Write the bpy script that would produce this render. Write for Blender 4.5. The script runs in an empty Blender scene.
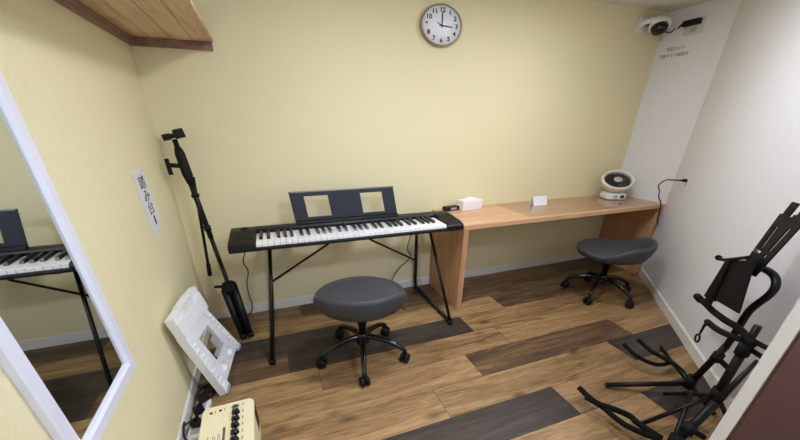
import bpy, bmesh, math, random
from mathutils import Vector, Matrix
random.seed(7)
sc = bpy.context.scene
COL = sc.collection
PI = math.pi
R = math.radians

# ------------------------------------------------------------------ materials
def lin(c):
    return tuple(((v/255)/12.92 if v/255 <= .04045 else ((v/255+.055)/1.055)**2.4) for v in c) + (1.0,)

def mat(name, rgb, rough=.5, metal=0.0, spec=.5, coat=0.0, emit=None, estr=0.0):
    m = bpy.data.materials.new(name); m.use_nodes = True
    b = m.node_tree.nodes['Principled BSDF']
    b.inputs['Base Color'].default_value = lin(rgb)
    b.inputs['Roughness'].default_value = rough
    b.inputs['Metallic'].default_value = metal
    b.inputs['Specular IOR Level'].default_value = spec
    b.inputs['Coat Weight'].default_value = coat
    if emit:
        b.inputs['Emission Color'].default_value = lin(emit)
        b.inputs['Emission Strength'].default_value = estr
    return m

def nd(m, t, **kw):
    n = m.node_tree.nodes.new(t)
    for k, v in kw.items():
        setattr(n, k, v)
    return n

def link(m, a, b):
    m.node_tree.links.new(a, b)

def bump(m, scale, strength, dist=.002, detail=3, stretch=(1, 1, 1), kind='noise'):
    b = m.node_tree.nodes['Principled BSDF']
    tc = nd(m, 'ShaderNodeTexCoord'); mp = nd(m, 'ShaderNodeMapping')
    mp.inputs['Scale'].default_value = stretch
    link(m, tc.outputs['Object'], mp.inputs['Vector'])
    n = nd(m, 'ShaderNodeTexNoise'); n.inputs['Scale'].default_value = scale; n.inputs['Detail'].default_value = detail
    link(m, mp.outputs['Vector'], n.inputs['Vector'])
    bp = nd(m, 'ShaderNodeBump'); bp.inputs['Strength'].default_value = strength; bp.inputs['Distance'].default_value = dist
    link(m, n.outputs['Fac'], bp.inputs['Height']); link(m, bp.outputs['Normal'], b.inputs['Normal'])
    return n

def wallpaper(name, rgb, rgb2):
    m = mat(name, rgb, .75, spec=.25)
    b = m.node_tree.nodes['Principled BSDF']
    n = bump(m, 130, .25, .0015, 2)
    r = nd(m, 'ShaderNodeValToRGB')
    r.color_ramp.elements[0].color = lin(rgb); r.color_ramp.elements[1].color = lin(rgb2)
    r.color_ramp.elements[0].position = .35; r.color_ramp.elements[1].position = .65
    link(m, n.outputs['Fac'], r.inputs['Fac']); link(m, r.outputs['Color'], b.inputs['Base Color'])
    return m

def wood(name, dark, mid, light, axis=0, scale=1.0, rough=.4, pid=False, knots=0.0, contrast=1.0, fine=.35):
    mid_ = .5+.5*fine
    """procedural wood: grain runs along local axis 0/1/2"""
    m = mat(name, mid, rough, spec=.4)
    b = m.node_tree.nodes['Principled BSDF']
    tc = nd(m, 'ShaderNodeTexCoord')
    vec = tc.outputs['Object']
    if pid:
        at = nd(m, 'ShaderNodeAttribute'); at.attribute_name = 'pid'
        add = nd(m, 'ShaderNodeVectorMath', operation='ADD')
        link(m, vec, add.inputs[0]); link(m, at.outputs['Vector'], add.inputs[1])
        vec = add.outputs['Vector']
    st = [9.0*scale]*3; st[axis] = .9*scale
    mp = nd(m, 'ShaderNodeMapping'); mp.inputs['Scale'].default_value = st
    link(m, vec, mp.inputs['Vector'])
    n1 = nd(m, 'ShaderNodeTexNoise'); n1.inputs['Scale'].default_value = 1.6; n1.inputs['Detail'].default_value = 8
    n1.inputs['Roughness'].default_value = .62; n1.inputs['Distortion'].default_value = 1.1
    link(m, mp.outputs['Vector'], n1.inputs['Vector'])
    st2 = [85.0*scale]*3; st2[axis] = (7.0 if pid else 2.2)*scale
    mp2 = nd(m, 'ShaderNodeMapping'); mp2.inputs['Scale'].default_value = st2
    link(m, vec, mp2.inputs['Vector'])
    n2 = nd(m, 'ShaderNodeTexNoise'); n2.inputs['Scale'].default_value = 1.5; n2.inputs['Detail'].default_value = 4
    link(m, mp2.outputs['Vector'], n2.inputs['Vector'])
    mx = nd(m, 'ShaderNodeMath', operation='MULTIPLY_ADD'); mx.inputs[1].default_value = fine
    link(m, n2.outputs['Fac'], mx.inputs[0]); link(m, n1.outputs['Fac'], mx.inputs[2])
    ramp = nd(m, 'ShaderNodeValToRGB')
    cr = ramp.color_ramp
    w = .17/contrast
    cr.elements[0].position = mid_-w*1.3; cr.elements[0].color = lin(dark)
    cr.elements[1].position = mid_+w*1.1; cr.elements[1].color = lin(light)
    e = cr.elements.new(mid_); e.color = lin(mid)
    link(m, mx.outputs[0], ramp.inputs['Fac'])
    out = ramp.outputs['Color']
    if knots > 0:
        stk = [6.5*scale]*3; stk[axis] = 3.0*scale
        mpk = nd(m, 'ShaderNodeMapping'); mpk.inputs['Scale'].default_value = stk
        link(m, vec, mpk.inputs['Vector'])
        v = nd(m, 'ShaderNodeTexVoronoi'); v.inputs['Scale'].default_value = 1.0
        link(m, mpk.outputs['Vector'], v.inputs['Vector'])
        kr = nd(m, 'ShaderNodeValToRGB')
        kr.color_ramp.elements[0].position = .03; kr.color_ramp.elements[0].color = (1, 1, 1, 1)
        kr.color_ramp.elements[1].position = .22; kr.color_ramp.elements[1].color = (0, 0, 0, 1)
        link(m, v.outputs['Distance'], kr.inputs['Fac'])
        km = nd(m, 'ShaderNodeMath', operation='MULTIPLY'); km.inputs[1].default_value = knots
        link(m, kr.outputs['Color'], km.inputs[0])
        mix = nd(m, 'ShaderNodeMix', data_type='RGBA')
        link(m, km.outputs[0], mix.inputs['Factor']); link(m, out, mix.inputs['A'])
        mix.inputs['B'].default_value = lin(tuple(int(c*.62) for c in dark))
        out = mix.outputs['Result']
    link(m, out, b.inputs['Base Color'])
    bp = nd(m, 'ShaderNodeBump'); bp.inputs['Strength'].default_value = .12; bp.inputs['Distance'].default_value = .001
    link(m, mx.outputs[0], bp.inputs['Height']); link(m, bp.outputs['Normal'], b.inputs['Normal'])
    return m

M = {}
M['yellow'] = wallpaper('yellow_wallpaper', (229, 218, 174), (234, 224, 182))
M['white_wp'] = wallpaper('white_wallpaper', (226, 226, 228), (234, 234, 236))
M['ceil'] = wallpaper('ceiling_paper', (214, 208, 198), (232, 228, 220))
M['brown_panel'] = mat('brown_panel', (80, 48, 38), .55)
bump(M['brown_panel'], 60, .08)
M['skirt'] = mat('white_skirting', (234, 231, 224), .45)
M['tan'] = wood('floor_tan', (88, 65, 42), (138, 107, 70), (168, 135, 94), 0, 1.0, .42, True, .9, .95, .55)
M['tan_light'] = wood('floor_light_tan', (106, 78, 50), (152, 119, 79), (178, 145, 101), 0, 1.0, .42, True, .7, .95, .55)
M['brown'] = wood('floor_brown', (60, 45, 32), (94, 71, 49), (124, 97, 68), 0, 1.0, .42, True, .8, .95, .55)
M['char'] = wood('floor_charcoal', (44, 36, 31), (60, 50, 43), (80, 69, 60), 0, 1.0, .42, True, .2, .9, .5)
M['seam'] = mat('floor_seam', (45, 34, 24), .8)
M['desk'] = wood('desk_wood', (197, 150, 109), (213, 167, 126), (225, 183, 144), 0, .9, .35, contrast=.9)
M['desk_v'] = wood('desk_wood_upright', (172, 124, 86), (190, 144, 103), (205, 161, 120), 2, .9, .4, contrast=.9)
M['pine'] = wood('pine_boards', (176, 138, 104), (212, 178, 142), (230, 202, 168), 1, .8, .55, False, .8)
M['pine_dark'] = wood('shelf_cleat', (112, 82, 68), (134, 102, 86), (152, 120, 102), 1, 1.0, .55)
M['black'] = mat('black_plastic', (15, 15, 17), .45, spec=.3)
M['black_sat'] = mat('black_painted_steel', (12, 12, 13), .4, spec=.3)
M['black_matte'] = mat('black_matte', (16, 16, 17), .65, spec=.25)
M['foam'] = mat('black_foam', (14, 14, 15), .85, spec=.2)
M['gloss'] = mat('black_gloss', (14, 14, 15), .18)
M['rest'] = mat('music_rest_slate', (40, 44, 53), .5, spec=.3)
M['grille'] = mat('speaker_grille', (20, 20, 22), .6, spec=.25)
bump(M['grille'], 700, .6, .002, 1)
M['white_key'] = mat('white_key', (248, 247, 246), .22, coat=.3)
M['black_key'] = mat('black_key', (16, 16, 17), .35)
M['white_pl'] = mat('white_plastic', (232, 232, 230), .4)
M['white_pl2'] = mat('step_white_plastic', (240, 240, 240), .45)
M['grey_pl'] = mat('grey_plastic', (176, 176, 176), .5)
M['frame_white'] = mat('mirror_frame_white', (228, 229, 238), .35)
M['mirror'] = mat('mirror_glass', (222, 226, 224), .01, 1.0)
M['vinyl'] = mat('charcoal_vinyl', (66, 67, 70), .5, spec=.35)
bump(M['vinyl'], 420, .12, .001, 2)
M['cream'] = mat('cream_shell', (238, 226, 186), .4)
M['dark_br'] = mat('dark_brown', (40, 34, 30), .6)
M['steel'] = mat('brushed_steel', (150, 145, 138), .35, 1.0)
M['paper'] = mat('paper', (236, 237, 240), .7)
M['sign'] = mat('sign_laminate', (226, 226, 226), .35)
M['ink'] = mat('black_ink', (28, 28, 30), .7)
M['ink_warm'] = mat('faded_ink', (92, 76, 72), .7)
M['ink_blue'] = mat('blue_grey_ink', (120, 136, 164), .7)
M['ink_grey'] = mat('grey_ink', (120, 112, 92), .7)
M['clock_face'] = mat('clock_face', (240, 242, 246), .4)
M['clock_rim'] = mat('clock_rim', (150, 140, 124), .35, .5)
M['red'] = mat('second_hand', (60, 60, 64), .5)
M['plate'] = mat('wall_plate', (214, 209, 198), .5)
M['fan_shell'] = mat('fan_shell', (228, 220, 206), .4)
M['fan_dark'] = mat('fan_blades_dark', (58, 57, 56), .4)
M['fan_grille'] = mat('fan_grille', (74, 72, 70), .4)
M['panel_blue'] = mat('fan_display', (58, 62, 92), .3)
M['tissue'] = mat('tissue', (245, 243, 238), .85)
M['box_white'] = mat('tissue_box_white', (238, 234, 232), .6)
M['cable'] = mat('cable_black', (18, 18, 19), .5)
M['lens'] = mat('camera_lens_black', (10, 10, 12), .12)
M['lamp'] = mat('lamp_diffuser', (255, 250, 240), .5, emit=(240, 244, 255), estr=46.0)

def mat_clear():
    m = bpy.data.materials.new('clear_mat'); m.use_nodes = True
    nt = m.node_tree; nt.nodes.clear()
    out = nt.nodes.new('ShaderNodeOutputMaterial'); mix = nt.nodes.new('ShaderNodeMixShader')
    tr = nt.nodes.new('ShaderNodeBsdfTransparent'); gl = nt.nodes.new('ShaderNodeBsdfGlossy')
    tr.inputs['Color'].default_value = (.94, .94, .93, 1); gl.inputs['Roughness'].default_value = .06
    fr = nt.nodes.new('ShaderNodeFresnel'); fr.inputs['IOR'].default_value = 1.5
    ge = nt.nodes.new('ShaderNodeNewGeometry'); ml = nt.nodes.new('ShaderNodeMath'); ml.operation = 'MULTIPLY'
    iv = nt.nodes.new('ShaderNodeMath'); iv.operation = 'SUBTRACT'; iv.inputs[0].default_value = 1.0
    nt.links.new(ge.outputs['Backfacing'], iv.inputs[1]); nt.links.new(fr.outputs[0], ml.inputs[0]); nt.links.new(iv.outputs[0], ml.inputs[1])
    nt.links.new(ml.outputs[0], mix.inputs[0]); nt.links.new(tr.outputs[0], mix.inputs[1])
    nt.links.new(gl.outputs[0], mix.inputs[2]); nt.links.new(mix.outputs[0], out.inputs[0])
    return m
M['clear'] = mat_clear()

# ------------------------------------------------------------------ mesh helpers
class MB:
    def __init__(s):
        s.bm = bmesh.new()
    def _new(s, fn):
        before = set(s.bm.verts)
        fn()
        return [v for v in s.bm.verts if v not in before]
    def box(s, a, b, bev=0.0, seg=2, mtx=None):
        a = Vector(a); b = Vector(b)
        t = bmesh.new()
        bmesh.ops.create_cube(t, size=1.0)
        d = b-a
        for v in t.verts:
            v.co = Vector(((v.co.x+.5)*d.x+a.x, (v.co.y+.5)*d.y+a.y, (v.co.z+.5)*d.z+a.z))
        if bev > 0:
            bmesh.ops.bevel(t, geom=t.edges[:], offset=bev, segments=seg, profile=.5, affect='EDGES')
        s._merge(t, mtx)
        return s
    def _merge(s, t, mtx=None):
        if mtx is not None:
            bmesh.ops.transform(t, matrix=mtx, verts=t.verts)
        me = bpy.data.meshes.new('tmp'); t.to_mesh(me); t.free()
        s.bm.from_mesh(me); bpy.data.meshes.remove(me)
    def tube(s, pts, r, n=10, cap=True):
        pts = [Vector(p) for p in pts]
        rs = r if isinstance(r, (list, tuple)) else [r]*len(pts)
        t = bmesh.new(); rings = []
        up = None
        for i, p in enumerate(pts):
            if i == 0: d = pts[1]-p
            elif i == len(pts)-1: d = p-pts[i-1]
            else: d = (pts[i+1]-p).normalized()+(p-pts[i-1]).normalized()
            d.normalize()
            if up is None:
                up = Vector((0, 0, 1)) if abs(d.z) < .9 else Vector((1, 0, 0))
            x = d.cross(up)
            if x.length < 1e-4: x = d.cross(Vector((0, 1, 0)))
            x.normalize(); y = d.cross(x).normalized(); up = -y if False else up
            rings.append([t.verts.new(p+x*rs[i]*math.cos(2*PI*k/n)+y*rs[i]*math.sin(2*PI*k/n)) for k in range(n)])
        for a, b in zip(rings, rings[1:]):
            for k in range(n):
                t.faces.new((a[k], a[(k+1) % n], b[(k+1) % n], b[k]))
        if cap:
            t.faces.new(rings[0][::-1]); t.faces.new(rings[-1])
        for f in t.faces: f.smooth = len(f.verts) == 4
        bmesh.ops.recalc_face_normals(t, faces=t.faces[:])
        s._merge(t)
        return s
    def lathe(s, prof, n=32, mtx=None, sx=1.0):
        t = bmesh.new(); rings = []
        for (r, z) in prof:
            if r < 1e-6: rings.append([t.verts.new((0, 0, z))])
            else: rings.append([t.verts.new((r*sx*math.cos(2*PI*k/n), r*math.sin(2*PI*k/n), z)) for k in range(n)])
        for a, b in zip(rings, rings[1:]):
            if len(a) == 1 and len(b) == 1: continue
            for k in range(n):
                k2 = (k+1) % n
                if len(a) == 1: t.faces.new((a[0], b[k], b[k2]))
                elif len(b) == 1: t.faces.new((a[k], a[k2], b[0]))
                else: t.faces.new((a[k], a[k2], b[k2], b[k]))
        for f in t.faces: f.smooth = True
        bmesh.ops.recalc_face_normals(t, faces=t.faces[:])
        s._merge(t, mtx)
        return s
    def prism(s, poly, axis, a, b, mtx=None, bev=0.0):
        """poly: 2-D points in the plane perpendicular to axis (cyclic order), extruded from a to b"""
        t = bmesh.new()
        def P(u, v, w):
            return {0: (w, u, v), 1: (u, w, v), 2: (u, v, w)}[axis]
        A = [t.verts.new(P(u, v, a)) for u, v in poly]; B = [t.verts.new(P(u, v, b)) for u, v in poly]
        t.faces.new(A); t.faces.new(B[::-1])
        for k in range(len(poly)):
            k2 = (k+1) % len(poly)
            t.faces.new((A[k], B[k], B[k2], A[k2]))
        bmesh.ops.recalc_face_normals(t, faces=t.faces[:])
        if bev > 0:
            bmesh.ops.bevel(t, geom=t.edges[:], offset=bev, segments=2, profile=.5, affect='EDGES')
        s._merge(t, mtx)
        return s
    def hexa(s, c):
        """eight corners: bottom four (cyclic) then top four"""
        t = bmesh.new(); v = [t.verts.new(p) for p in c]
        for f in ((0, 1, 2, 3), (4, 5, 6, 7), (0, 1, 5, 4), (1, 2, 6, 5), (2, 3, 7, 6), (3, 0, 4, 7)):
            t.faces.new([v[i] for i in f])
        bmesh.ops.recalc_face_normals(t, faces=t.faces[:])
        s._merge(t)
        return s
    def build(s, name, material, parent=None, smooth_angle=None):
        me = bpy.data.meshes.new(name); s.bm.to_mesh(me); s.bm.free()
        o = bpy.data.objects.new(name, me); COL.objects.link(o)
        for m in (material if isinstance(material, (list, tuple)) else [material]):
            me.materials.append(m)
        if parent is not None: o.parent = parent
        return o

def tag(o, label=None, cat=None, group=None, kind=None):
    if label: o['label'] = label
    if cat: o['category'] = cat
    if group: o['group'] = group
    if kind: o['kind'] = kind
    return o

def empty(name, loc, label, cat, rz=0.0, group=None):
    o = bpy.data.objects.new(name, None); COL.objects.link(o)
    o.location = loc; o.rotation_euler = (0, 0, rz); o.empty_display_size = .1
    return tag(o, label, cat, group)

def struct(name, mb, material):
    return tag(mb.build(name, material), kind='structure')

def text(name, body, size, mtx, material, parent, extrude=.0004, sx=1.0, bold=0.0):
    cu = bpy.data.curves.new(name, 'FONT'); cu.body = body; cu.size = size
    cu.align_x = 'CENTER'; cu.align_y = 'CENTER'; cu.extrude = extrude; cu.offset = bold
    o = bpy.data.objects.new(name, cu); COL.objects.link(o)
    bpy.context.view_layer.update()
    me = bpy.data.meshes.new_from_object(o.evaluated_get(bpy.context.evaluated_depsgraph_get()))
    bpy.data.objects.remove(o); bpy.data.curves.remove(cu)
    me.transform(mtx @ Matrix.Diagonal((sx, 1, 1, 1))); me.materials.clear(); me.materials.append(material)
    o = bpy.data.objects.new(name, me); COL.objects.link(o)
    o.parent = parent
    return o

def basis(o, x, y, z):
    m = Matrix.Identity(4)
    for i, v in enumerate((x, y, z)):
        v = Vector(v)
        for k in range(3): m[k][i] = v[k]
    for k in range(3): m[k][3] = o[k]
    return m

def align(p, d, up=(0, 0, 1)):
    """matrix at p whose local z points along d"""
    z = Vector(d).normalized(); u = Vector(up)
    if abs(z.dot(u)) > .98: u = Vector((0, 1, 0))
    x = u.cross(z).normalized(); y = z.cross(x)
    return basis(p, x, y, z)

def smooth_path(pts, k=6):
    pts = [Vector(p) for p in pts]; out = []
    for i in range(len(pts)-1):
        p0 = pts[max(i-1, 0)]; p1 = pts[i]; p2 = pts[i+1]; p3 = pts[min(i+2, len(pts)-1)]
        for j in range(k):
            t = j/k
            out.append(.5*((2*p1)+(p2-p0)*t+(2*p0-5*p1+4*p2-p3)*t*t+(-p0+3*p1-3*p2+p3)*t**3))
    out.append(pts[-1])
    return out

# ------------------------------------------------------------------ room
XL, XR, H = -.0645, 4.0417, 2.2731
DD, DH = .5459, .7264
YF = -3.35                                    # wall behind the photographer
NW = Vector((-.74322, .66905, 0))             # inward normal of the slanted right wall
TW = Vector((-.66905, -.74322, 0))            # along it, towards the photographer
Q0 = Vector((XR, -DD, 0))
LW = (YF+DD)/TW.y
QE = Q0+TW*LW

# floor: planks laid along x
row = .222; y0 = -.206
rows = [                                      # (start, end, tone) per row, from the back wall forwards
    [(-.1, .62, 'tan'), (.62, 1.96, 'brown'), (1.96, 3.30, 'tan'), (3.30, 4.1, 'brown')],
    [(-.1, 1.29, 'tan'), (1.29, 2.637, 'brown'), (2.637, 4.1, 'brown')],
    [(-.1, .92, 'char'), (.92, 2.264, 'tan_light'), (2.264, 3.61, 'brown'), (3.61, 4.1, 'tan')],
    [(-.1, .472, 'brown'), (.472, 1.82, 'char'), (1.82, 3.165, 'tan'), (3.165, 4.1, 'tan_light')],
    [(-.1, .645, 'tan_light'), (.645, 1.995, 'tan'), (1.995, 3.34, 'tan_light'), (3.34, 4.1, 'tan')],
    [(-.1, .26, 'brown'), (.26, 1.605, 'tan_light'), (1.605, 2.925, 'brown'), (2.925, 4.1, 'tan_light')],
    [(-.1, 1.255, 'tan_light'), (1.255, 2.652, 'tan'), (2.652, 4.1, 'char')],
    [(-.1, .59, 'tan'), (.59, 1.935, 'char'), (1.935, 3.28, 'tan'), (3.28, 4.1, 'brown')],
    [(-.1, 1.05, 'brown'), (1.05, 2.395, 'tan_light'), (2.395, 4.1, 'char')],
    [(-.1, .75, 'tan'), (.75, 2.09, 'tan_light'), (2.09, 4.1, 'tan')],
    [(-.1, .3, 'char'), (.3, 1.65, 'tan'), (1.65, 3.0, 'brown'), (3.0, 4.1, 'tan')],
    [(-.1, 1.2, 'tan_light'), (1.2, 2.55, 'char'), (2.55, 4.1, 'tan')],
    [(-.1, .5, 'tan'), (.5, 1.85, 'brown'), (1.85, 4.1, 'tan_light')],
    [(-.1, .9, 'brown'), (.9, 2.25, 'tan'), (2.25, 4.1, 'tan')],
    [(-.1, 1.4, 'tan'), (1.4, 4.1, 'char')],
]
tones = ['seam', 'tan', 'tan_light', 'brown', 'char']
me = bpy.data.meshes.new('floor'); bm = bmesh.new()
lay = bm.faces.layers.float_vector.new('pid')
def fq(x0, x1, ya, yb, z, mi, pid):
    vs = [bm.verts.new(p) for p in ((x0, ya, z), (x1, ya, z), (x1, yb, z), (x0, yb, z))]
    f = bm.faces.new(vs); f.material_index = mi; f[lay] = pid
t_ = bmesh.new()
fq(XL-.1, XR+.1, YF-.1, .1, -.0012, 0, (0, 0, 0))
for i, rw in enumerate(rows):
    yt = y0-row*(i-1); yb = yt-row
    yt = min(yt, .1)
    if yb < YF-.1: yb = YF-.1
    for (xa, xb, tn) in rw:
        fq(max(xa, XL-.1)+.0012, min(xb, XR+.1)-.0012, yb+.0012, yt-.0012, 0, tones.index(tn),
           (random.uniform(0, 40), random.uniform(0, 40), random.uniform(0, 40)))
bm.to_mesh(me); bm.free(); t_.free()
fl = bpy.data.objects.new('floor', me); COL.objects.link(fl)
for t in tones: me.materials.append(M[t])
tag(fl, kind='structure')

struct('wall_back', MB().box((XL-.1, 0, 0), (XR+.1, .1, H)), M['yellow'])
struct('wall_left', MB().box((XL-.1, YF-.1, 0), (XL, 0, H)), M['yellow'])
struct('wall_alcove', MB().box((XR, -DD, 0), (XR+.1, 0, H)), M['white_wp'])
def slab(p, q, nrm, th, z0, z1):
    p = Vector(p); q = Vector(q); n = Vector(nrm)*th
    c = [p, q, q-n, p-n]
    return MB().hexa([(v.x, v.y, z0) for v in c]+[(v.x, v.y, z1) for v in c])
struct('wall_right', slab(Q0, QE, NW, .1, 0, H), M['white_wp'])
struct('wall_front', MB().box((XL-.1, YF-.1, 0), (QE.x+.3, YF, H)), M['white_wp'])
struct('ceiling', MB().box((XL-.1, YF-.1, H), (XR+.1, .1, H+.1)), M['ceil'])
# wall stub beside the photographer: papered end, brown face
E1 = Vector((1.713, -2.293, 0)); E2 = E1+TW*.052
DP = -NW
run = .575
c = [E1, E1+DP*run, E2+DP*run, E2]
stub = MB().hexa([(v.x, v.y, 0) for v in c]+[(v.x, v.y, H) for v in c])
pt = struct('wall_partition', stub, M['white_wp'])
c = [E2+TW*.001+DP*.002, E2+TW*.001+DP*(run-.002), E2+TW*.012+DP*(run-.002), E2+TW*.012+DP*.002]
pn_ = MB().hexa([(v.x, v.y, .001) for v in c]+[(v.x, v.y, H-.002) for v in c]).build('brown_panel', M['brown_panel'], pt)

BB = .078
def skirt(name, p, q, nrm, zt=BB, th=.010):
    p = Vector(p); q = Vector(q); n = Vector(nrm)
    mb = MB()
    a = [p+n*.0005, q+n*.0005, q+n*th, p+n*th]
    mb.hexa([(v.x, v.y, .0005) for v in a]+[(v.x, v.y, zt-.006) for v in a])
    b = [p+n*.0005, q+n*.0005, q+n*(th-.004), p+n*(th-.004)]
    mb.hexa([(v.x, v.y, zt-.006) for v in b]+[(v.x, v.y, zt) for v in b])
    return struct(name, mb, M['skirt'])
skirt('baseboard_back', (XL+.011, 0, 0), (XR-.06, 0, 0), (0, -1, 0))
skirt('baseboard_left', (XL, YF+.01, 0), (XL, -.001, 0), (1, 0, 0))
skirt('baseboard_right', Q0+TW*.012, Q0+TW*2.2, NW)

# ------------------------------------------------------------------ ceiling lamp and two added fill lamps (above the frame)
def ceiling_lamp(x, y, r, label, m):
    root = empty('ceiling_lamp', (x, y, H), label, 'lamp')
    MB().lathe([(0, -.002), (r*1.08, -.002), (r*1.08, -.03), (r*1.0, -.035), (r*.98, -.02), (0, -.02)], 40).build('lamp_ring', M['white_pl'], root)
    MB().lathe([(0, -.05), (r*.7, -.045), (r*.95, -.028), (r*.95, -.022), (0, -.022)], 40).build('lamp_diffuser', m, root)
    return root
ceiling_lamp(1.25, -1.30, .15, 'round white ceiling lamp over the swivel stool at the piano', M['lamp'])
M['fill_dim'] = mat('fill_diffuser_dim', (255, 250, 240), .5, emit=(236, 241, 255), estr=35.0)  # unseen lamp split off the main one to lift the darker right side
ceiling_lamp(2.5, -1.05, .15, 'added round fill lamp on the ceiling near the slanted right wall', M['fill_dim'])
M['fill_cool'] = mat('fill_diffuser_cool', (245, 250, 255), .5, emit=(214, 228, 255), estr=60.0)  # unseen cool lamp, added to brighten the right wall with a bluish fill
ceiling_lamp(1.5, -2.8, .17, 'added cool fill lamp on the ceiling near the entrance', M['fill_cool'])

# ------------------------------------------------------------------ corner shelf
root = empty('corner_shelf', (XL, -.0, 1.784), 'pine plank shelf on brown cleats high in the left corner', 'shelf')
mb = MB(); L = 1.7; wd = .122
for k in range(4):
    x0 = .002+k*.1065
    mb.box((x0, -L, .040), (x0+.1035, -.002, .060), .004, 1)
mb.build('board', M['pine'], root)
MB().box((.001, -L, 0), (.026, -.001, .0395), .001, 1).build('cleat', M['pine_dark'], root)
MB().box((.0265, -.026, 0), (.414, -.001, .0395), .001, 1).build('cleat', M['pine_dark'], root)

# ------------------------------------------------------------------ wall mirror
root = empty('wall_mirror', (XL, -1.575, .588), 'tall mirror in a white frame on the left wall', 'mirror')
root.rotation_euler.x = R(.5)
ya, yb, ht = -.225, .225, 1.30
fw = .051
mb = MB()
prof = [(0.001, 0), (0.018, 0), (0.021, .004), (0.021, fw-.014), (.013, fw-.004), (.013, fw), (.001, fw)]   # (depth, inwards)
def frame_side(mb, p, q, inward, cut0, cut1):
    t = bmesh.new(); p = Vector(p); q = Vector(q); i_ = Vector(inward); d = (q-p).normalized()
    A = [t.verts.new(p+Vector((u, 0, 0))+i_*v+d*v*cut0) for u, v in prof]
    B = [t.verts.new(q+Vector((u, 0, 0))+i_*v-d*v*cut1) for u, v in prof]
    t.faces.new(A); t.faces.new(B[::-1])
    for k in range(len(prof)):
        k2 = (k+1) % len(prof); t.faces.new((A[k], B[k], B[k2], A[k2]))
    bmesh.ops.recalc_face_normals(t, faces=t.faces[:]); mb._merge(t)
frame_side(mb, (0, ya, 0), (0, yb, 0), (0, 0, 1), 1, 1)
frame_side(mb, (0, ya, ht), (0, yb, ht), (0, 0, -1), 1, 1)
frame_side(mb, (0, ya, 0), (0, ya, ht), (0, 1, 0), 1, 1)
frame_side(mb, (0, yb, 0), (0, yb, ht), (0, -1, 0), 1, 1)
mb.build('frame', M['frame_white'], root)
MB().box((.003, ya+fw-.01, fw-.01), (.009, yb-fw+.01, ht-fw+.01)).build('glass', M['mirror'], root)

# ------------------------------------------------------------------ wall sign on the left wall
root = empty('wall_sign', (XL, -.548, .90), 'narrow white sign with four black vertical characters on the left wall', 'sign')
# plate corners in (y, z): slightly askew
root.rotation_euler = (R(3.5), 0, 0)
MB().box((.0008, -.098, -.01), (.0032, .098, .30), .0005, 1).build('plate', M['sign'], root)
for ch, z in (('踏', .236), ('み', .172), ('台', .108)):
    text('lettering', ch, .068, basis((.0036, -.0, z), (0, 1, 0), (0, 0, 1), (1, 0, 0)), M['ink'], root, sx=1.45)
MB().box((.0033, -.012, .026), (.0039, .010, .072)).build('lettering', M['ink'], root)

# ------------------------------------------------------------------ wall clock
root = empty('wall_clock', (1.8335, 0, 2.0111), 'round wall clock with black numerals reading three', 'clock')
CX, CR = 1.37, .1118
FR = basis((0, 0, 0), (1, 0, 0), (0, 0, 1), (0, -1, 0))      # local z points out of the wall
rim = FR @ Matrix.Rotation(0, 4, 'Z')
MB().lathe([(0, .002), (CR*1.0, .002), (CR*1.05, .010), (CR*1.06, .03), (CR*1.02, .036), (CR*.975, .034), (CR*.975, .026), (0, .026)], 64, FR, CX).build('rim', M['clock_rim'], root)
MB().lathe([(0, .0275), (CR*.974, .0275), (CR*.974, .0265), (0, .0265)], 64, FR, CX).build('dial', M['clock_face'], root)
for h in range(1, 13):
    a = PI/2-h*PI/6
    p = Vector((CX*CR*.76*math.cos(a), CR*.76*math.sin(a), .0282))
    text('numeral', str(h), .035, FR @ Matrix.Translation(p), M['ink'], root, sx=1.3, bold=.0011)
mb = MB().box((-.0045, -.012, .0295), (.0045, CR*.66, .0305)); mb.build('minute_hand', M['ink'], root).matrix_local = FR
mb = MB().box((-.02, -.0035, .0290), (CR*.74, .0035, .0294)); mb.build('hour_hand', M['ink'], root).matrix_local = FR @ Matrix.Rotation(R(-4), 4, 'Z')
mb = MB().box((-.042, -.0022, .0308), (.012, .0022, .0311)); mb.build('second_hand', M['red'], root).matrix_local = FR @ Matrix.Rotation(R(-20), 4, 'Z')
MB().lathe([(0, .0316), (.006, .0314), (.006, .029), (0, .029)], 16, FR).build('hub', M['ink'], root)

# ------------------------------------------------------------------ desk
root = empty('desk', (1.8505, 0, 0), 'long light wooden desk along the back wall', 'desk')
dl = XR-1.8505-.001
MB().box((0, -DD, DH-.036), (dl, -.001, DH), .002, 1).build('desktop', M['desk'], root)
MB().box((0.0005, -DD+.001, .001), (.046, -.012, DH-.0365), .0015, 1).build('side_panel', M['desk_v'], root)
MB().box((dl-.046, -DD+.001, .001), (dl-.0005, -.012, DH-.0365), .0015, 1).build('side_panel', M['desk_v'], root)

root = MB().box((2.487, -DD+.03, DH+.0003), (XR-.03, -.03, DH+.0018)).build('desk_mat', M['clear'])
tag(root, 'clear glossy plastic mat covering the right part of the desk', 'mat')

# tissue box
root = empty('tissue_box', (2.165, -.090, DH), 'white tissue box on the desk beside the keyboard', 'tissue box', R(6))
MB().box((-.104, -.052, .0005), (.104, .052, .084), .004, 2).build('carton', M['box_white'], root)
t = bmesh.new(); n = 9
vs = [[t.verts.new((-.075+.15*i/n, -.02+.04*j/3, .0845+(.026*math.sin(PI*i/n)*(.35+.65*abs(math.sin(i*1.3+j*.9))) if j in (1, 2) else 0)*1.0)) for j in range(4)] for i in range(n+1)]
for i in range(n):
    for j in range(3): t.faces.new((vs[i][j], vs[i+1][j], vs[i+1][j+1], vs[i][j+1]))
for f in t.faces: f.smooth = True
mb = MB(); mb._merge(t); mb.build('tissue', M['tissue'], root)

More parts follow.
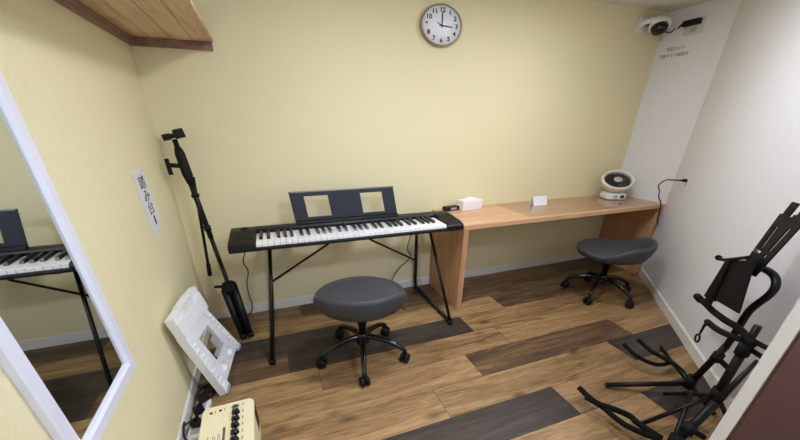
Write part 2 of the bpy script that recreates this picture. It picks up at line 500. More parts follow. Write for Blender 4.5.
# remote / small controller
root = empty('remote_control', (1.995, -.075, DH), 'small black remote with a grey display lying on the desk by the tissue box', 'remote', R(8))
MB().box((-.076, -.036, .0006), (.076, .036, .036), .014, 3).build('body', M['black'], root)
MB().box((-.028, -.0366, .012), (.032, -.0358, .028), .0002, 1).build('display', M['grey_pl'], root)

# tent card
root = empty('tent_card', (2.87, -.165, DH+.0018), 'small folded white card standing on the desk', 'card', R(-3))
MB().prism([(-.030, .0003), (-.027, .0003), (0, .073), (.027, .0003), (.030, .0003), (.001, .077), (-.001, .077)], 0, -.075, .075).build('card', M['paper'], root)
mb = MB()
for k, (w, z) in enumerate(((.052, .050), (.064, .034), (.046, .020))):
    yy = -.0315+.029*(z/.077)
    mb.hexa([(-w, yy, z-.004), (w, yy, z-.004), (w, yy+.0004, z-.004), (-w, yy+.0004, z-.004), (-w, yy+.003, z+.004), (w, yy+.003, z+.004), (w, yy+.0034, z+.004), (-w, yy+.0034, z+.004)])
mb.build('print', M['ink_blue'], root)

# desk fan / circulator
root = empty('desk_fan', (3.765, -.20, DH+.0018), 'cream desk fan tilted upward at the far end of the desk', 'fan', R(-22))
MB().box((-.092, -.075, .001), (.092, .075, .062), .014, 3).build('base', M['white_pl'], root)
MB().box((-.089, -.071, .0), (.089, .071, .010), .003, 1).build('base_foot', M['dark_br'], root)
MB().box((.032, -.077, .018), (.072, -.074, .050), .001, 1).build('display', M['panel_blue'], root)
MB().lathe([(0, 0), (.013, 0), (.013, .004), (0, .004)], 20, basis((-.014, -.075, .034), (1, 0, 0), (0, 0, 1), (0, -1, 0)), 1.6).build('dial', M['grey_pl'], root)
hz = .172
mb = MB(); mb.box((-.05, -.03, .058), (.05, .035, .10), .008, 2)
mb.build('neck', M['fan_shell'], root)
HM = align((0, -.005, hz), (-.14, -.66, .80)) @ Matrix.Scale(.86, 4)
FX = 1.22; FRD = .142
MB().lathe([(0, -.085), (.075, -.08), (.115, -.055), (.138, -.015), (FRD, .018), (FRD*.97, .034), (FRD*.88, .036), (FRD*.83, .028), (FRD*.80, .0), (FRD*.7, -.03), (0, -.03)], 48, HM, FX).build('head_shell', M['fan_shell'], root)
mb = MB()
for k in range(5):
    a0 = 2*PI*k/5; t = bmesh.new(); g = []
    for i in range(4):
        r = .028+.078*i/3
        g.append([t.verts.new((FX*r*math.cos(a0+(j-1.5)*.22+.12*i), r*math.sin(a0+(j-1.5)*.22+.12*i), -.012+.010*(j-1.5))) for j in range(4)])
    for i in range(3):
        for j in range(3): t.faces.new((g[i][j], g[i+1][j], g[i+1][j+1], g[i][j+1]))
    r_ = bmesh.ops.extrude_face_region(t, geom=t.faces[:])
    for v in r_['geom']:
        if isinstance(v, bmesh.types.BMVert): v.co.z += .002
    for f in t.faces: f.smooth = True
    mb._merge(t, HM)
mb.lathe([(0, .006), (.03, .002), (.032, -.02), (0, -.02)], 24, HM, FX)
mb.build('blades', M['fan_dark'], root)
MB().lathe([(0, -.026), (.098, -.026), (.112, .0), (.108, .0), (.095, -.022), (0, -.022)], 40, HM, FX).build('inner_bowl', M['dark_br'], root)
mb = MB()
for r in (.05, .068, .086, .104):
    pts = [HM @ Vector((FX*r*math.cos(a*2*PI/40), r*math.sin(a*2*PI/40), .024+.004*(1-r/.12))) for a in range(41)]
    mb.tube(pts, .0013, 6, False)
for k in range(24):
    a = 2*PI*k/24; b_ = a+.35
    mb.tube([HM @ Vector((FX*.036*math.cos(a), .036*math.sin(a), .027)), HM @ Vector((FX*.119*math.cos(b_), .119*math.sin(b_), .024))], .0013, 6)
mb.build('grille', M['fan_grille'], root)
MB().lathe([(0, .034), (.03, .032), (.038, .027), (.038, .022), (0, .022)], 32, HM, FX).build('hub_cap', M['grey_pl'], root)

# ------------------------------------------------------------------ electric piano on its stand
PW, PD, PT, PZ = 1.584, .3285, .0712, .7059
PR = R(-1.184)
root = empty('electric_piano', (.2443, -.539, PZ), 'black portable electric piano on a folding stand', 'piano', PR)
kx0, kx1 = .156, PW-.130
ky0, ky1 = .020, .238
mb = MB()
mb.box((.002, .001, .001), (PW-.002, PD-.002, .020), .004, 2)
side = [(0, .004), (0, .034), (.012, .046), (.06, .058), (.24, PT), (PD-.01, PT), (PD, PT-.01), (PD, .004)]
mb.prism(side, 0, 0, kx0-.002, None, .003)
mb.prism(side, 0, kx1+.002, PW, None, .003)
mb.prism([(0, .004), (0, .014), (.006, .018), (ky0-.003, .018), (ky0-.003, .004)], 0, kx0-.002, kx1+.002)
mb.prism([(ky1+.002, .01), (ky1+.002, PT-.012), (ky1+.012, PT), (PD-.01, PT), (PD, PT-.01), (PD, .01)], 0, kx0-.002, kx1+.002)
mb.build('body', M['black'], root)
for xa, xb in ((.012, kx0-.014), (kx1+.014, PW-.012)):
    # speaker cover lying on the sloped end block
    z1 = .058+(PT-.058)*((.075-.06)/.18); z2 = .058+(PT-.058)*((.225-.06)/.18)
    MB().hexa([(xa, .075, z1+.0003), (xb, .075, z1+.0003), (xb, .225, z2+.0003), (xa, .225, z2+.0003),
               (xa, .075, z1+.0018), (xb, .075, z1+.0018), (xb, .225, z2+.0018), (xa, .225, z2+.0018)]).build('speaker_cover', M['grille'], root)
MB().lathe([(0, .010), (.013, .010), (.016, .007), (.016, 0), (0, 0)], 24, Matrix.Translation((.085, .275, PT+.0002)), 1.3).build('volume_knob', M['black'], root)
kw = (kx1-kx0)/36
whites = []
for k in range(36):
    whites.append(MB().box((kx0+k*kw+.0009, ky0, .0205), (kx0+(k+1)*kw-.0009, ky1, .044), .0015, 1).build('white_key', M['white_key'], root))
for k in range(36):
    if k % 7 in (0, 1, 3, 4, 5) and k < 35:
        sh = {0: -.12, 1: .12, 3: -.15, 4: 0, 5: .15}[k % 7]
        xc = kx0+(k+1)*kw+sh*kw
        mb = MB(); hw = .29*kw
        mb.hexa([(xc-hw, ky0+.075, .0442), (xc+hw, ky0+.075, .0442), (xc+hw, ky1-.001, .0442), (xc-hw, ky1-.001, .0442),
                 (xc-hw*.8, ky0+.086, .060), (xc+hw*.8, ky0+.086, .060), (xc+hw*.8, ky1-.001, .061), (xc-hw*.8, ky1-.001, .061)])
        mb.build('black_key', M['black_key'], root)
MB().box((kx0+.03, ky1+.030, PT+.0002), (kx1-.42, ky1+.034, PT+.0012)).build('control_strip', M['dark_br'], root)
text('lettering', 'YAMAHA', .020, basis((.70, ky1+.028, PT+.0006), (1, 0, 0), (0, 1, 0), (0, 0, 1)), M['ink_grey'], root, sx=1.6)

# music rest: slate board with two windows, slotted into the back of the piano
root = root
inv = (Matrix.Translation((.2443, -.539, PZ)) @ Matrix.Rotation(PR, 4, 'Z')).inverted()
A_ = inv @ Vector((.668, -.258, 0)); B_ = inv @ Vector((1.416, -.258, 0))
T1 = inv @ Vector((.647, -.222, .991)); T2 = inv @ Vector((1.388, -.222, .992))
b1 = Vector((A_.x, PD-.043, PT+.0005)); b2 = Vector((B_.x, PD-.043, PT+.0005))
t1 = Vector((T1.x, PD-.012, T1.z)); t2 = Vector((T2.x, PD-.012, T2.z))
def rq(u, v, w):
    p = (b1.lerp(b2, u)).lerp(t1.lerp(t2, u), v)
    return p+Vector((0, -.9, .12)).normalized()*w
us = [0, .125, .345, .655, .875, 1]; vs_ = [0, .19, .84, 1]
mb = MB()
for i in range(5):
    for j in range(3):
        if j == 1 and i in (1, 3): continue
        u0, u1, v0, v1 = us[i], us[i+1], vs_[j], vs_[j+1]
        mb.hexa([rq(u0, v0, 0), rq(u1, v0, 0), rq(u1, v1, 0), rq(u0, v1, 0), rq(u0, v0, .006), rq(u1, v0, .006), rq(u1, v1, .006), rq(u0, v1, .006)])
bmesh.ops.remove_doubles(mb.bm, verts=mb.bm.verts[:], dist=.0004)
rest = mb.build('music_rest', M['rest'], root)
mb = MB()
mb.hexa([rq(.0, .0, .006), rq(1., .0, .006), rq(1., .10, .006), rq(.0, .10, .006), rq(.0, .0, .030), rq(1., .0, .030), rq(1., .08, .028), rq(.0, .08, .028)])
mb.build('ledge', M['black'], rest)
mb = MB(); mb.hexa([rq(.01, .965, .0062), rq(.99, .965, .0062), rq(.99, .995, .0062), rq(.01, .995, .0062), rq(.01, .965, .0072), rq(.99, .965, .0072), rq(.99, .995, .0072), rq(.01, .995, .0072)])
mb.build('top_edge', M['steel'], rest)

# folding stand
root = empty('keyboard_stand', (1.0, -.38, 0), 'black folding steel stand carrying the electric piano', 'stand')
O = Vector((1.0, -.38, 0))
def side_frame(front, rear, topf, xtop):
    f = Vector(front)-O; r = Vector(rear)-O; tf = Vector(topf)-O
    zt = PZ-.0155
    pr = [Vector((xtop-O.x, r.y, zt)), Vector((r.x+(xtop-O.x-r.x)*.1, r.y, .10)), Vector((r.x, r.y, .05))+(f-r).normalized()*.006, Vector((r.x, r.y, .024))+(f-r).normalized()*.03]
    pr = pr+[Vector((f.x, f.y, .020))]
    MB().tube(pr, .0145, 12).build('rear_post', M['black_sat'], root)
    MB().tube([(f.x, f.y, .02), (tf.x, tf.y, zt-.003)], .0115, 12).build('leg', M['black_sat'], root)
    MB().tube([(f.x, f.y, .0005), (f.x, f.y, .034)], .021, 14).build('foot_cap', M['black_matte'], root)
    MB().tube([(r.x, r.y-.004, .0005), (r.x, r.y-.004, .020)], .014, 14).build('foot_cap', M['black_matte'], root)
    MB().box((tf.x-.022, -.50-O.y, zt+.0005), (tf.x+.022, r.y+.02, zt+.0145), .003, 1).build('top_bar', M['black_sat'], root)
side_frame((.374, -.736, 0), (.400, -.055, 0), (.478, -.33, 0), .478)
side_frame((1.700, -.714, 0), (1.688, -.045, 0), (1.692, -.25, 0), 1.688)
zt = PZ-.010
MB().tube([(.437-1, -.072+.38, .285), (.885-1, -.15+.38, .565), (.98-1, -.20+.38, zt-.004)], .0085, 10).build('brace', M['black_sat'], root)
MB().tube([(1.687-1, -.062+.38, .285), (1.235-1, -.15+.38, .565), (1.10-1, -.20+.38, zt-.004)], .0085, 10).build('brace', M['black_sat'], root)
MB().box((.93-1, -.23+.38, zt-.004), (1.15-1, -.17+.38, zt+.0085), .002, 1).build('brace_plate', M['black_sat'], root)

# cords hanging from the piano
def cord(name, pts, r, label, cat='cable', group=None):
    o = MB().tube(smooth_path(pts, 7), r, 8).build(name, M['cable'])
    return tag(o, label, cat, group)
cord('cable', [(.30, -.2065, .74), (.285, -.185, .70), (.302, -.16, .60), (.270, -.13, .50), (.285, -.10, .41), (.255, -.08, .30), (.250, -.055, .18), (.256, -.035, .09), (.22, -.03, .0062), (.11, -.032, .006)], .0042,
     'thin black cord hanging behind the left end of the piano')
cord('cable', [(1.655, -.198, .74), (1.63, -.17, .68), (1.60, -.12, .55), (1.58, -.09, .42), (1.62, -.08, .34), (1.50, -.09, .24), (1.42, -.11, .12), (1.40, -.15, .0062), (1.41, -.28, .006), (1.45, -.40, .006)], .0042,
     'thin black cord hanging behind the right end of the piano')

# ------------------------------------------------------------------ swivel stools
def stool_seat():
    nn = 72; t = bmesh.new(); rings = []
    def prof(b):
        e = b
        return [(.10, .446), (.18, .447), (.215, .444), (.228, .440), (.236, .441+.030*e), (.246+.012*e, .446+.078*e), (.256+.018*e, .450+.096*e), (.264+.022*e, .446+.094*e),
                (.270+.020*e, .434+.082*e), (.268+.004*e, .416+.03*e), (.258-.010*e, .398), (.235-.01*e, .386), (.10, .380)]
    for k in range(nn):
        a = 2*PI*k/nn
        c_ = math.cos(a)                              # back of the seat points along +x
        b = max(0, min(1, (c_-math.cos(R(94)))/(1-math.cos(R(94)))*1.15)); b = b*b*(3-2*b)
        rings.append([t.verts.new((r*math.cos(a)*(1.0 if c_ > 0 else .97), r*math.sin(a)*1.05, z)) for r, z in prof(b)])
    m = len(rings[0])
    ct = t.verts.new((0, 0, .447)); cb = t.verts.new((0, 0, .380))
    for k in range(nn):
        A, B = rings[k], rings[(k+1) % nn]
        for i in range(m-1): t.faces.new((A[i], B[i], B[i+1], A[i+1]))
        t.faces.new((ct, B[0], A[0])); t.faces.new((cb, A[-1], B[-1]))
    for f in t.faces: f.smooth = True
    bmesh.ops.recalc_face_normals(t, faces=t.faces[:])
    mb = MB(); mb._merge(t); return mb
STG = 'swivel stools'
def make_stool(loc, back, base_rot, label):
    root = empty('swivel_stool', loc, label, 'stool', 0, STG)
    s = stool_seat().build('seat', M['vinyl'], root); s.rotation_euler.z = back; s.location.z = .03
    MB().lathe([(0, .412), (.05, .412), (.05, .355), (.034, .35), (.034, .27), (.024, .268), (.024, .14), (0, .14)], 24).build('gas_column', M['black'], root)
    mb = MB().lathe([(0, .20), (.034, .20), (.042, .19), (.046, .14), (.04, .115), (0, .115)], 24)
    for k in range(5):
        a = 2*PI*k/5; d = Vector((math.cos(a), math.sin(a), 0))
        pts = [d*.03+Vector((0, 0, .165)), d*.10+Vector((0, 0, .163)), d*.19+Vector((0, 0, .140)), d*.262+Vector((0, 0, .104)), d*.283+Vector((0, 0, .082))]
        mb.tube(smooth_path(pts, 5), [.021-.0075*i/20 for i in range(21)], 10)
    base = mb.build('base', M['gloss'], root); base.rotation_euler.z = base_rot
    for k in range(5):
        a = 2*PI*k/5; ca = a+[.4, -.7, 1.1, 2.0, -.3][k]
        c = Vector((.284*math.cos(a), .284*math.sin(a), 0))
        mb = MB()
        for sgn in (-1, 1):
            ax = Vector((math.cos(ca), math.sin(ca), 0))
            mb.lathe([(0, 0), (.024, 0), (.033, .004), (.033, .016), (.024, .021), (0, .021)], 22, align(c+ax*(.007 if sgn > 0 else -.007)+Vector((0, 0, .0335)), ax*sgn))
        mb.box((-.026, -.005, .045), (.026, .005, .07), .003, 1, Matrix.Translation(c) @ Matrix.Rotation(ca+PI/2, 4, 'Z'))
        mb.tube([c+Vector((0, 0, .04)), c+Vector((0, 0, .092))], .0065, 8)
        mb.build('caster', M['black'], base)
    return root
def copy_tree(o, parent=None):
    c = o.copy(); COL.objects.link(c); c.parent = parent
    for ch in list(o.children): copy_tree(ch, c)
    return c
stool = make_stool((.955, -.865, 0), R(257), R(40), 'grey padded swivel stool in front of the piano')
st2 = copy_tree(stool)
st2.location = (3.235, -.735, 0); st2['label'] = 'grey padded swivel stool under the desk by the right wall'
for ch in st2.children:
    if ch.name.startswith('seat'): ch.rotation_euler.z = R(-64); ch.location.z = 0; ch.scale = (1.04, 1.04, 1)
    if ch.name.startswith('base'): ch.rotation_euler.z = R(60)

# ------------------------------------------------------------------ tripod leaning in the left corner
Abase = Vector((.222, -.405, .0)); Btop = Vector((.045, -.125, 1.335))
ax = (Btop-Abase); LEN = ax.length; ax.normalize()
root = empty('tripod', (Abase.x, Abase.y, 0), 'folded black tripod with a phone clamp leaning in the left corner', 'tripod')
def tp(s, dx=0, dy=0):
    return ax*(s*LEN)+Vector((dx, dy, 0))+Vector((0, 0, 0))
side_x = ax.cross(Vector((0, 1, 0))).normalized(); side_y = ax.cross(side_x).normalized()
def off(s, a, r):
    return tp(s)+side_x*r*math.cos(a)+side_y*r*math.sin(a)
for k in range(3):
    a = 2*PI*k/3+.5
    MB().tube([off(.295, a, .036), off(.15, a, .033), off(.035, a, .029)], [.024, .023, .020], 10).build('leg', M['black_sat'], root)
    MB().tube([off(.045, a, .029), off(.02, a, .028)], [.024, .022], 10).build('rubber_foot', M['black_matte'], root)
MB().tube([tp(.275), tp(.285), tp(.315), tp(.33)], [.045, .052, .05, .028], 16).build('collar', M['black_matte'], root)
MB().tube([tp(.303), tp(.303)-side_x*.0+Vector((-.085, -.02, .02))], .010, 8).build('collar_knob', M['black_matte'], root)
MB().tube([tp(.03), tp(.32), tp(.60)], .0135, 12).build('pole', M['black_sat'], root)
MB().tube([tp(.55), tp(.86)], .0165, 12).build('pole', M['black_sat'], root)
MB().tube([tp(.585), tp(.61)], .021, 12).build('lock_ring', M['black_matte'], root)
MB().tube([tp(.74), tp(.755)], .024, 12).build('lock_ring', M['black_matte'], root)
MB().tube([tp(.80), tp(.84), tp(.93), tp(.955)], [.020, .029, .028, .018], 12).build('head_block', M['black_matte'], root)
kp = tp(.875)
kd = Vector((-.080, -.02, .012))
mb = MB().tube([kp, kp+kd], .013, 10)
mb.tube([kp+kd+Vector((0, 0, .035)), kp+kd+Vector((.004, -.01, -.055))], .012, 10)
mb.build('clamp_knob', M['black_matte'], root)
MB().tube([tp(.95), tp(.985)], .015, 10).build('neck', M['black_matte'], root)
mb = MB(); hp = tp(1.0)
hm = Matrix.Translation(hp) @ Matrix.Rotation(R(-12), 4, 'Y') @ Matrix.Rotation(R(-50), 4, 'Z')
mb.box((-.082, -.022, -.012), (.082, .022, .014), .004, 1, hm)
mb.box((.05, -.024, -.02), (.088, .024, .03), .004, 1, hm)
mb.box((-.088, -.022, -.016), (-.062, .022, .02), .004, 1, hm)
mb.build('phone_clamp', M['black_matte'], root)
# boom arm hanging from the head
w0 = tp(.83)+Vector((.028, -.012, 0)); w1 = Vector((.052, -.215, .46))-Abase
MB().tube([w0, w1.lerp(w0, .12)], .0095, 10).build('boom_arm', M['black_sat'], root)
MB().tube([w1.lerp(w0, .13), w1], [.013, .0145], 10).build('boom_grip', M['foam'], root)

# ------------------------------------------------------------------ folded white step stool
ANC = Vector((.13, -.70, 0))
root = empty('folding_step_stool', ANC, 'white plastic step stool folded flat against the left wall', 'step stool')
Q = [Vector((.106, -.944, .012)), Vector((.155, -.462, .012)), Vector((.055, -.645, .43)), Vector((-.002, -.955, .44))]
Q = [q-ANC for q in Q]
Nn = ((Q[1]-Q[0]).cross(Q[3]-Q[0])).normalized()
if Nn.x < 0: Nn = -Nn
def sq(u, v, w=0):
    return (Q[0].lerp(Q[1], u)).lerp(Q[3].lerp(Q[2], u), v)+Nn*w
def sbox(mb, u0, u1, v0, v1, w0, w1):
    mb.hexa([sq(u0, v0, w0), sq(u1, v0, w0), sq(u1, v1, w0), sq(u0, v1, w0), sq(u0, v0, w1), sq(u1, v0, w1), sq(u1, v1, w1), sq(u0, v1, w1)])
def scyl_panel(mb, u0, u1, v0, v1, cu, cv, ru, rv, w0, w1, n=24):
    """panel rectangle with an oval hole"""
    t = bmesh.new()
    def edge(a):
        c_, s_ = math.cos(a), math.sin(a)
        k = min(((u1-cu) if c_ > 0 else (cu-u0))/max(abs(c_), 1e-6), ((v1-cv) if s_ > 0 else (cv-v0))/max(abs(s_), 1e-6))
        return cu+c_*k, cv+s_*k
    angs = sorted(set([2*PI*i/n for i in range(n)]+[math.atan2(y-cv, x-cu) % (2*PI) for x in (u0, u1) for y in (v0, v1)]))
    rr = []
    for a in angs:
        eu, ev = edge(a); hu, hv = cu+ru*math.cos(a), cv+rv*math.sin(a)
        rr.append([t.verts.new(sq(eu, ev, w1)), t.verts.new(sq(hu, hv, w1)), t.verts.new(sq(hu, hv, w0)), t.verts.new(sq(eu, ev, w0))])
    for i in range(len(rr)):
        A, B = rr[i], rr[(i+1) % len(rr)]
        for j in range(4):
            t.faces.new((A[j], B[j], B[(j+1) % 4], A[(j+1) % 4]))
    bmesh.ops.recalc_face_normals(t, faces=t.faces[:]); mb._merge(t)
# legs (side rails) and web
mb = MB()
sbox(mb, 0, .17, .0, 1.0, -.028, .014)
mb.build('leg', M['white_pl2'], root)
mb = MB()
sbox(mb, .86, 1.0, .0, 1.0, -.028, .014)
mb.build('leg', M['white_pl2'], root)
mb = MB()
for i in range(10):
    v = .08+i*.088
    sbox(mb, .035, .115, v, v+.045, .0142, .022)
mb.build('rail_ribs', M['white_pl2'], root)
mb = MB()
for i in range(9):
    v = .10+i*.09
    sbox(mb, .895, .965, v, v+.045, .0142, .022)
mb.build('rail_ribs', M['white_pl2'], root)
mb = MB()
scyl_panel(mb, .172, .515, .06, .33, .345, .20, .085, .075, -.012, .008)
scyl_panel(mb, .517, .858, .06, .33, .69, .20, .085, .075, -.012, .008)
sbox(mb, .172, .30, .332, .80, -.012, .008)
sbox(mb, .72, .858, .332, .80, -.012, .008)
sbox(mb, .172, .858, .802, .99, -.012, .008)
mb.build('leg_web', M['white_pl2'], root)
mb = MB()
for cu_, ru_ in ((.345, .085), (.69, .085)):
    sbox(mb, cu_-.095, cu_+.095, .11, .29, -.020, -.0125)
mb.build('web_back', M['white_pl2'], root)
mb = MB(); sbox(mb, .55, .70, .36, .60, -.010, .0); sbox(mb, .40, .70, .36, .42, -.010, .002)
mb.build('lock_lever', M['grey_pl'], root)
# top step, hinged at the upper edge of the legs
P2 = [sq(-.03, .985, 0), sq(1.03, .985, 0), Vector((.035, -.665, .585))-ANC, Vector((-.022, -.985, .565))-ANC]
def tq(u, v, w=0):
    return (P2[0].lerp(P2[1], u)).lerp(P2[3].lerp(P2[2], u), v)+Nn*w
def tbox(mb, u0, u1, v0, v1, w0, w1):
    mb.hexa([tq(u0, v0, w0), tq(u1, v0, w0), tq(u1, v1, w0), tq(u0, v1, w0), tq(u0, v0, w1), tq(u1, v0, w1), tq(u1, v1, w1), tq(u0, v1, w1)])
mb = MB()
tbox(mb, 0, 1, 0, .72, -.018, .026)
tbox(mb, 0, .30, .72, 1, -.018, .02); tbox(mb, .74, 1, .72, 1, -.018, .02)
tbox(mb, .30, .74, .90, 1.06, -.014, .014)
mb.build('top_step', M['white_pl2'], root)
mb = MB()
for i in range(7):
    for j in range(3):
        tbox(mb, .08+i*.125, .08+i*.125+.07, .10+j*.2, .10+j*.2+.08, .0262, .0285)
mb.build('tread_studs', M['white_pl2'], root)
mb = MB()
sbox(mb, .01, .16, -.012, .03, -.03, .018); sbox(mb, .865, .995, -.012, .03, -.03, .018)
mb.build('feet', M['grey_pl'], root)

# ------------------------------------------------------------------ guitar amplifier
root = empty('guitar_amplifier', (.19, -1.47, 0), 'cream guitar amplifier with black knobs on the floor', 'amplifier', R(1))
W2, D2, HZ = .112, .235, .20
mb = MB()
pts = []
def rr_poly(wx, dy, r, n=6):
    out = []
    for cx, cy, a0 in ((wx-r, dy-r, 0), (-wx+r, dy-r, PI/2), (-wx+r, -dy+r, PI), (wx-r, -dy+r, 1.5*PI)):
        for i in range(n+1):
            a = a0+PI/2*i/n; out.append((cx+r*math.cos(a), cy+r*math.sin(a)))
    return out
mb.prism(rr_poly(W2, D2, .028), 2, .008, HZ, None, .004)
mb.build('shell', M['cream'], root)
MB().box((W2-.006, D2-.095, .06), (W2+.002, D2-.024, .180), .0015, 1).build('side_grille', M['dark_br'], root)
MB().box((W2-.05, D2-.012, .05), (W2-.003, D2+.002, HZ-.02), .002, 1).build('side_vent', M['dark_br'], root)
for sx_ in (-1, 1):
    for sy_ in (-1, 1):
        MB().lathe([(0, 0.0005), (.014, .0005), (.014, .009), (0, .009)], 14, Matrix.Translation((sx_*.08, sy_*.19, 0))).build('rubber_foot', M['black_matte'], root)
for i, yy in enumerate((.157, .117, .078, .037, -.003, -.043)):
    kx = .034
    mb = MB().lathe([(0, .020), (.010, .020), (.0125, .017), (.0145, .002), (.0155, 0), (0, 0)], 24, Matrix.Translation((kx, yy, HZ+.0003)), 1.2)
    k = mb.build('control_knob', M['gloss'], root)
    MB().box((kx-.0015, yy+.002, HZ+.0204), (kx+.0012, yy+.0095, HZ+.0210)).build('pointer', M['grey_pl'], k)
MB().lathe([(0, .004), (.009, .004), (.0135, .003), (.0135, 0), (0, 0)], 24, Matrix.Translation((.030, .197, HZ+.0003)), 1.25).build('input_jack', M['steel'], root)
MB().lathe([(0, .005), (.0055, .005), (.0065, 0), (0, 0)], 16, Matrix.Translation((.030, .197, HZ+.0005)), 1.25).build('jack_hole', M['ink'], root)
for px_, py_ in ((-.073, .192), (-.034, .196)):
    MB().lathe([(0, .003), (.005, .003), (.006, 0), (0, 0)], 14, Matrix.Translation((px_, py_, HZ+.0003)), 1.2).build('push_button', M['ink'], root)
mb = MB()
for i, yy in enumerate((.205, .160, .120, .080, .040, 0)):
    mb.box((.062, yy-.008, HZ+.0003), (.066, yy+.008, HZ+.0006))
for px_, py_ in ((-.056, .194), (-.017, .198)):
    mb.box((px_-.0015, py_-.008, HZ+.0003), (px_+.0015, py_+.008, HZ+.0006))
for k, (xx, y_a, y_b) in enumerate(((-.075, .02, .055), (-.055, .01, .05), (-.048, .02, .045), (-.035, .02, .06), (-.028, .00, .05), (-.012, .01, .04))):
    mb.box((xx, y_a, HZ+.0003), (xx+.0025, y_b, HZ+.0006))
mb.build('printed_marks', M['ink_grey'], root)
MB().box((-.016, -.01, HZ+.0003), (-.006, .085, HZ+.0028), .001, 1).build('badge', M['steel'], root)

# ------------------------------------------------------------------ power strip and plugs by the left wall
root = empty('power_strip', (.0, -1.10, 0), 'white power strip on the floor behind the cream amplifier', 'power strip', R(-3))
MB().box((-.036, -.24, .0008), (.036, .13, .036), .008, 2).build('housing', M['white_pl'], root)
for k in range(4):
    MB().box((-.02, -.20+k*.085, .0362), (.02, -.15+k*.085, .0375), .0005, 1).build('socket', M['grey_pl'], root)
def plug(name, loc, rz, s, label):
    r = empty(name, loc, label, 'plug', rz)
    MB().box((-.030*s, -.022*s, .0), (.030*s, .022*s, .050*s), .007, 2).build('body', M['black'], r)
    MB().tube(smooth_path([(0, 0, .045*s), (.004, .0, .062*s), (.018, .006, .072*s)], 5), [.008]*10+[.006], 8).build('strain_relief', M['black_matte'], r)
    return r
plug('power_plug', (.001, -1.075, .0378), R(20), .85, 'black plug in the white power strip nearest the amplifier corner')
plug('power_plug', (-.001, -1.16, .0378), R(-8), .8, 'smaller black plug in the white power strip close to the wall')
plug('power_plug', (.012, -.985, .0378), R(35), .9, 'black plug at the far end of the white power strip')
cord('cable', [(.035, -.94, .012), (.05, -.90, .014), (.02, -.85, .016), (-.02, -.88, .03), (-.025, -.95, .055), (-.02, -1.0, .075), (.006, -.998, .100), (.022, -.980, .1045)], .006, 'black cord looping over the far end of the power strip')
cord('cable', [(.0, -1.16, .087), (-.03, -1.20, .10), (-.045, -1.17, .085), (-.046, -1.22, .05), (-.02, -1.27, .055), (.02, -1.32, .045), (.055, -1.40, .03)], .0055, 'black cord curling from the power strip down beside the amplifier')
cord('cable', [(-.03+.0, -.86, .008), (.03, -.80, .008), (.07, -.84, .009), (.05, -.90, .02), (-.01, -.915, .022), (-.03, -.87, .024), (.02, -.83, .025), (.06, -.87, .03), (.03, -.92, .04)], .006, 'loose loops of black cord on the floor under the step stool')

# ------------------------------------------------------------------ camera, adapter, notice and outlets on the white wall
root = empty('security_camera', (3.74, 0, 2.165), 'white security camera on an arm in the top right corner', 'security camera')
MB().box((-.030, -.022, -.06), (.030, -.0001, .05), .006, 2).build('wall_plate', M['white_pl'], root)
MB().tube(smooth_path([(0, -.018, -.01), (.01, -.05, .012), (.05, -.085, .02), (.085, -.10, .012)], 5), .020, 12).build('arm', M['white_pl'], root)
cm = align((.112, -.105, -.022), (-.30, -.42, -.86)) @ Matrix.Scale(.84, 4)
MB().lathe([(0, -.075), (.045, -.070), (.076, -.048), (.088, -.012), (.086, .006), (.076, .010), (.070, .008), (0, .008)], 32, cm, 1.1).build('housing', M['white_pl'], root)
MB().lathe([(0, .082), (.030, .076), (.054, .056), (.066, .028), (.068, .009), (0, .009)], 28, cm, 1.1).build('lens_dome', M['lens'], root)
MB().lathe([(0, .004), (.012, .003), (.014, 0), (0, 0)], 16, cm @ Matrix.Translation((.012, .03, .076))).build('lens', M['black'], root)

root = empty('wall_outlet', (XR, -.27, 2.125), 'beige outlet plate high on the white wall', 'outlet')
MB().box((-.006, -.075, -.055), (-.0005, .075, .058), .002, 1).build('plate', M['plate'], root)
MB().box((-.0075, -.025, -.04), (-.0062, .025, -.005), .0005, 1).build('socket', M['grey_pl'], root)
root = empty('power_adapter', (XR, -.255, 2.150), 'black adapter plugged high on the white wall beside the camera', 'adapter')
MB().box((-.052, -.068, -.020), (-.0072, .068, .022), .010, 2).build('body', M['black'], root)
MB().tube(smooth_path([(-.03, .064, 0), (-.028, .085, -.004), (-.024, .105, -.018)], 5), [.010]*5+[.006]*6, 8).build('strain_relief', M['black_matte'], root)
cord('cable', [(XR-.024, -.128, 2.136), (XR-.015, -.095, 2.118), (XR-.012, -.05, 2.125), (XR-.05, -.02, 2.145), (3.90, -.015, 2.16), (3.80, -.012, 2.17)], .004, 'thin black cord running from the adapter to the security camera')

root = empty('wall_notice', (XR, -.17, 1.97), 'small white paper notice with two printed lines on the white wall', 'notice')
MB().box((-.0016, -.15, -.075), (-.0004, .15, .075)).build('paper', M['white_wp'], root)
bs = lambda z: basis((-.002, .0, z), (0, -1, 0), (0, 0, 1), (-1, 0, 0))
text('lettering', '防犯カメラ', .034, bs(.018), M['ink_warm'], root, sx=.86)
text('lettering', '作動中です録画中', .032, bs(-.030), M['ink_warm'], root, sx=.96)

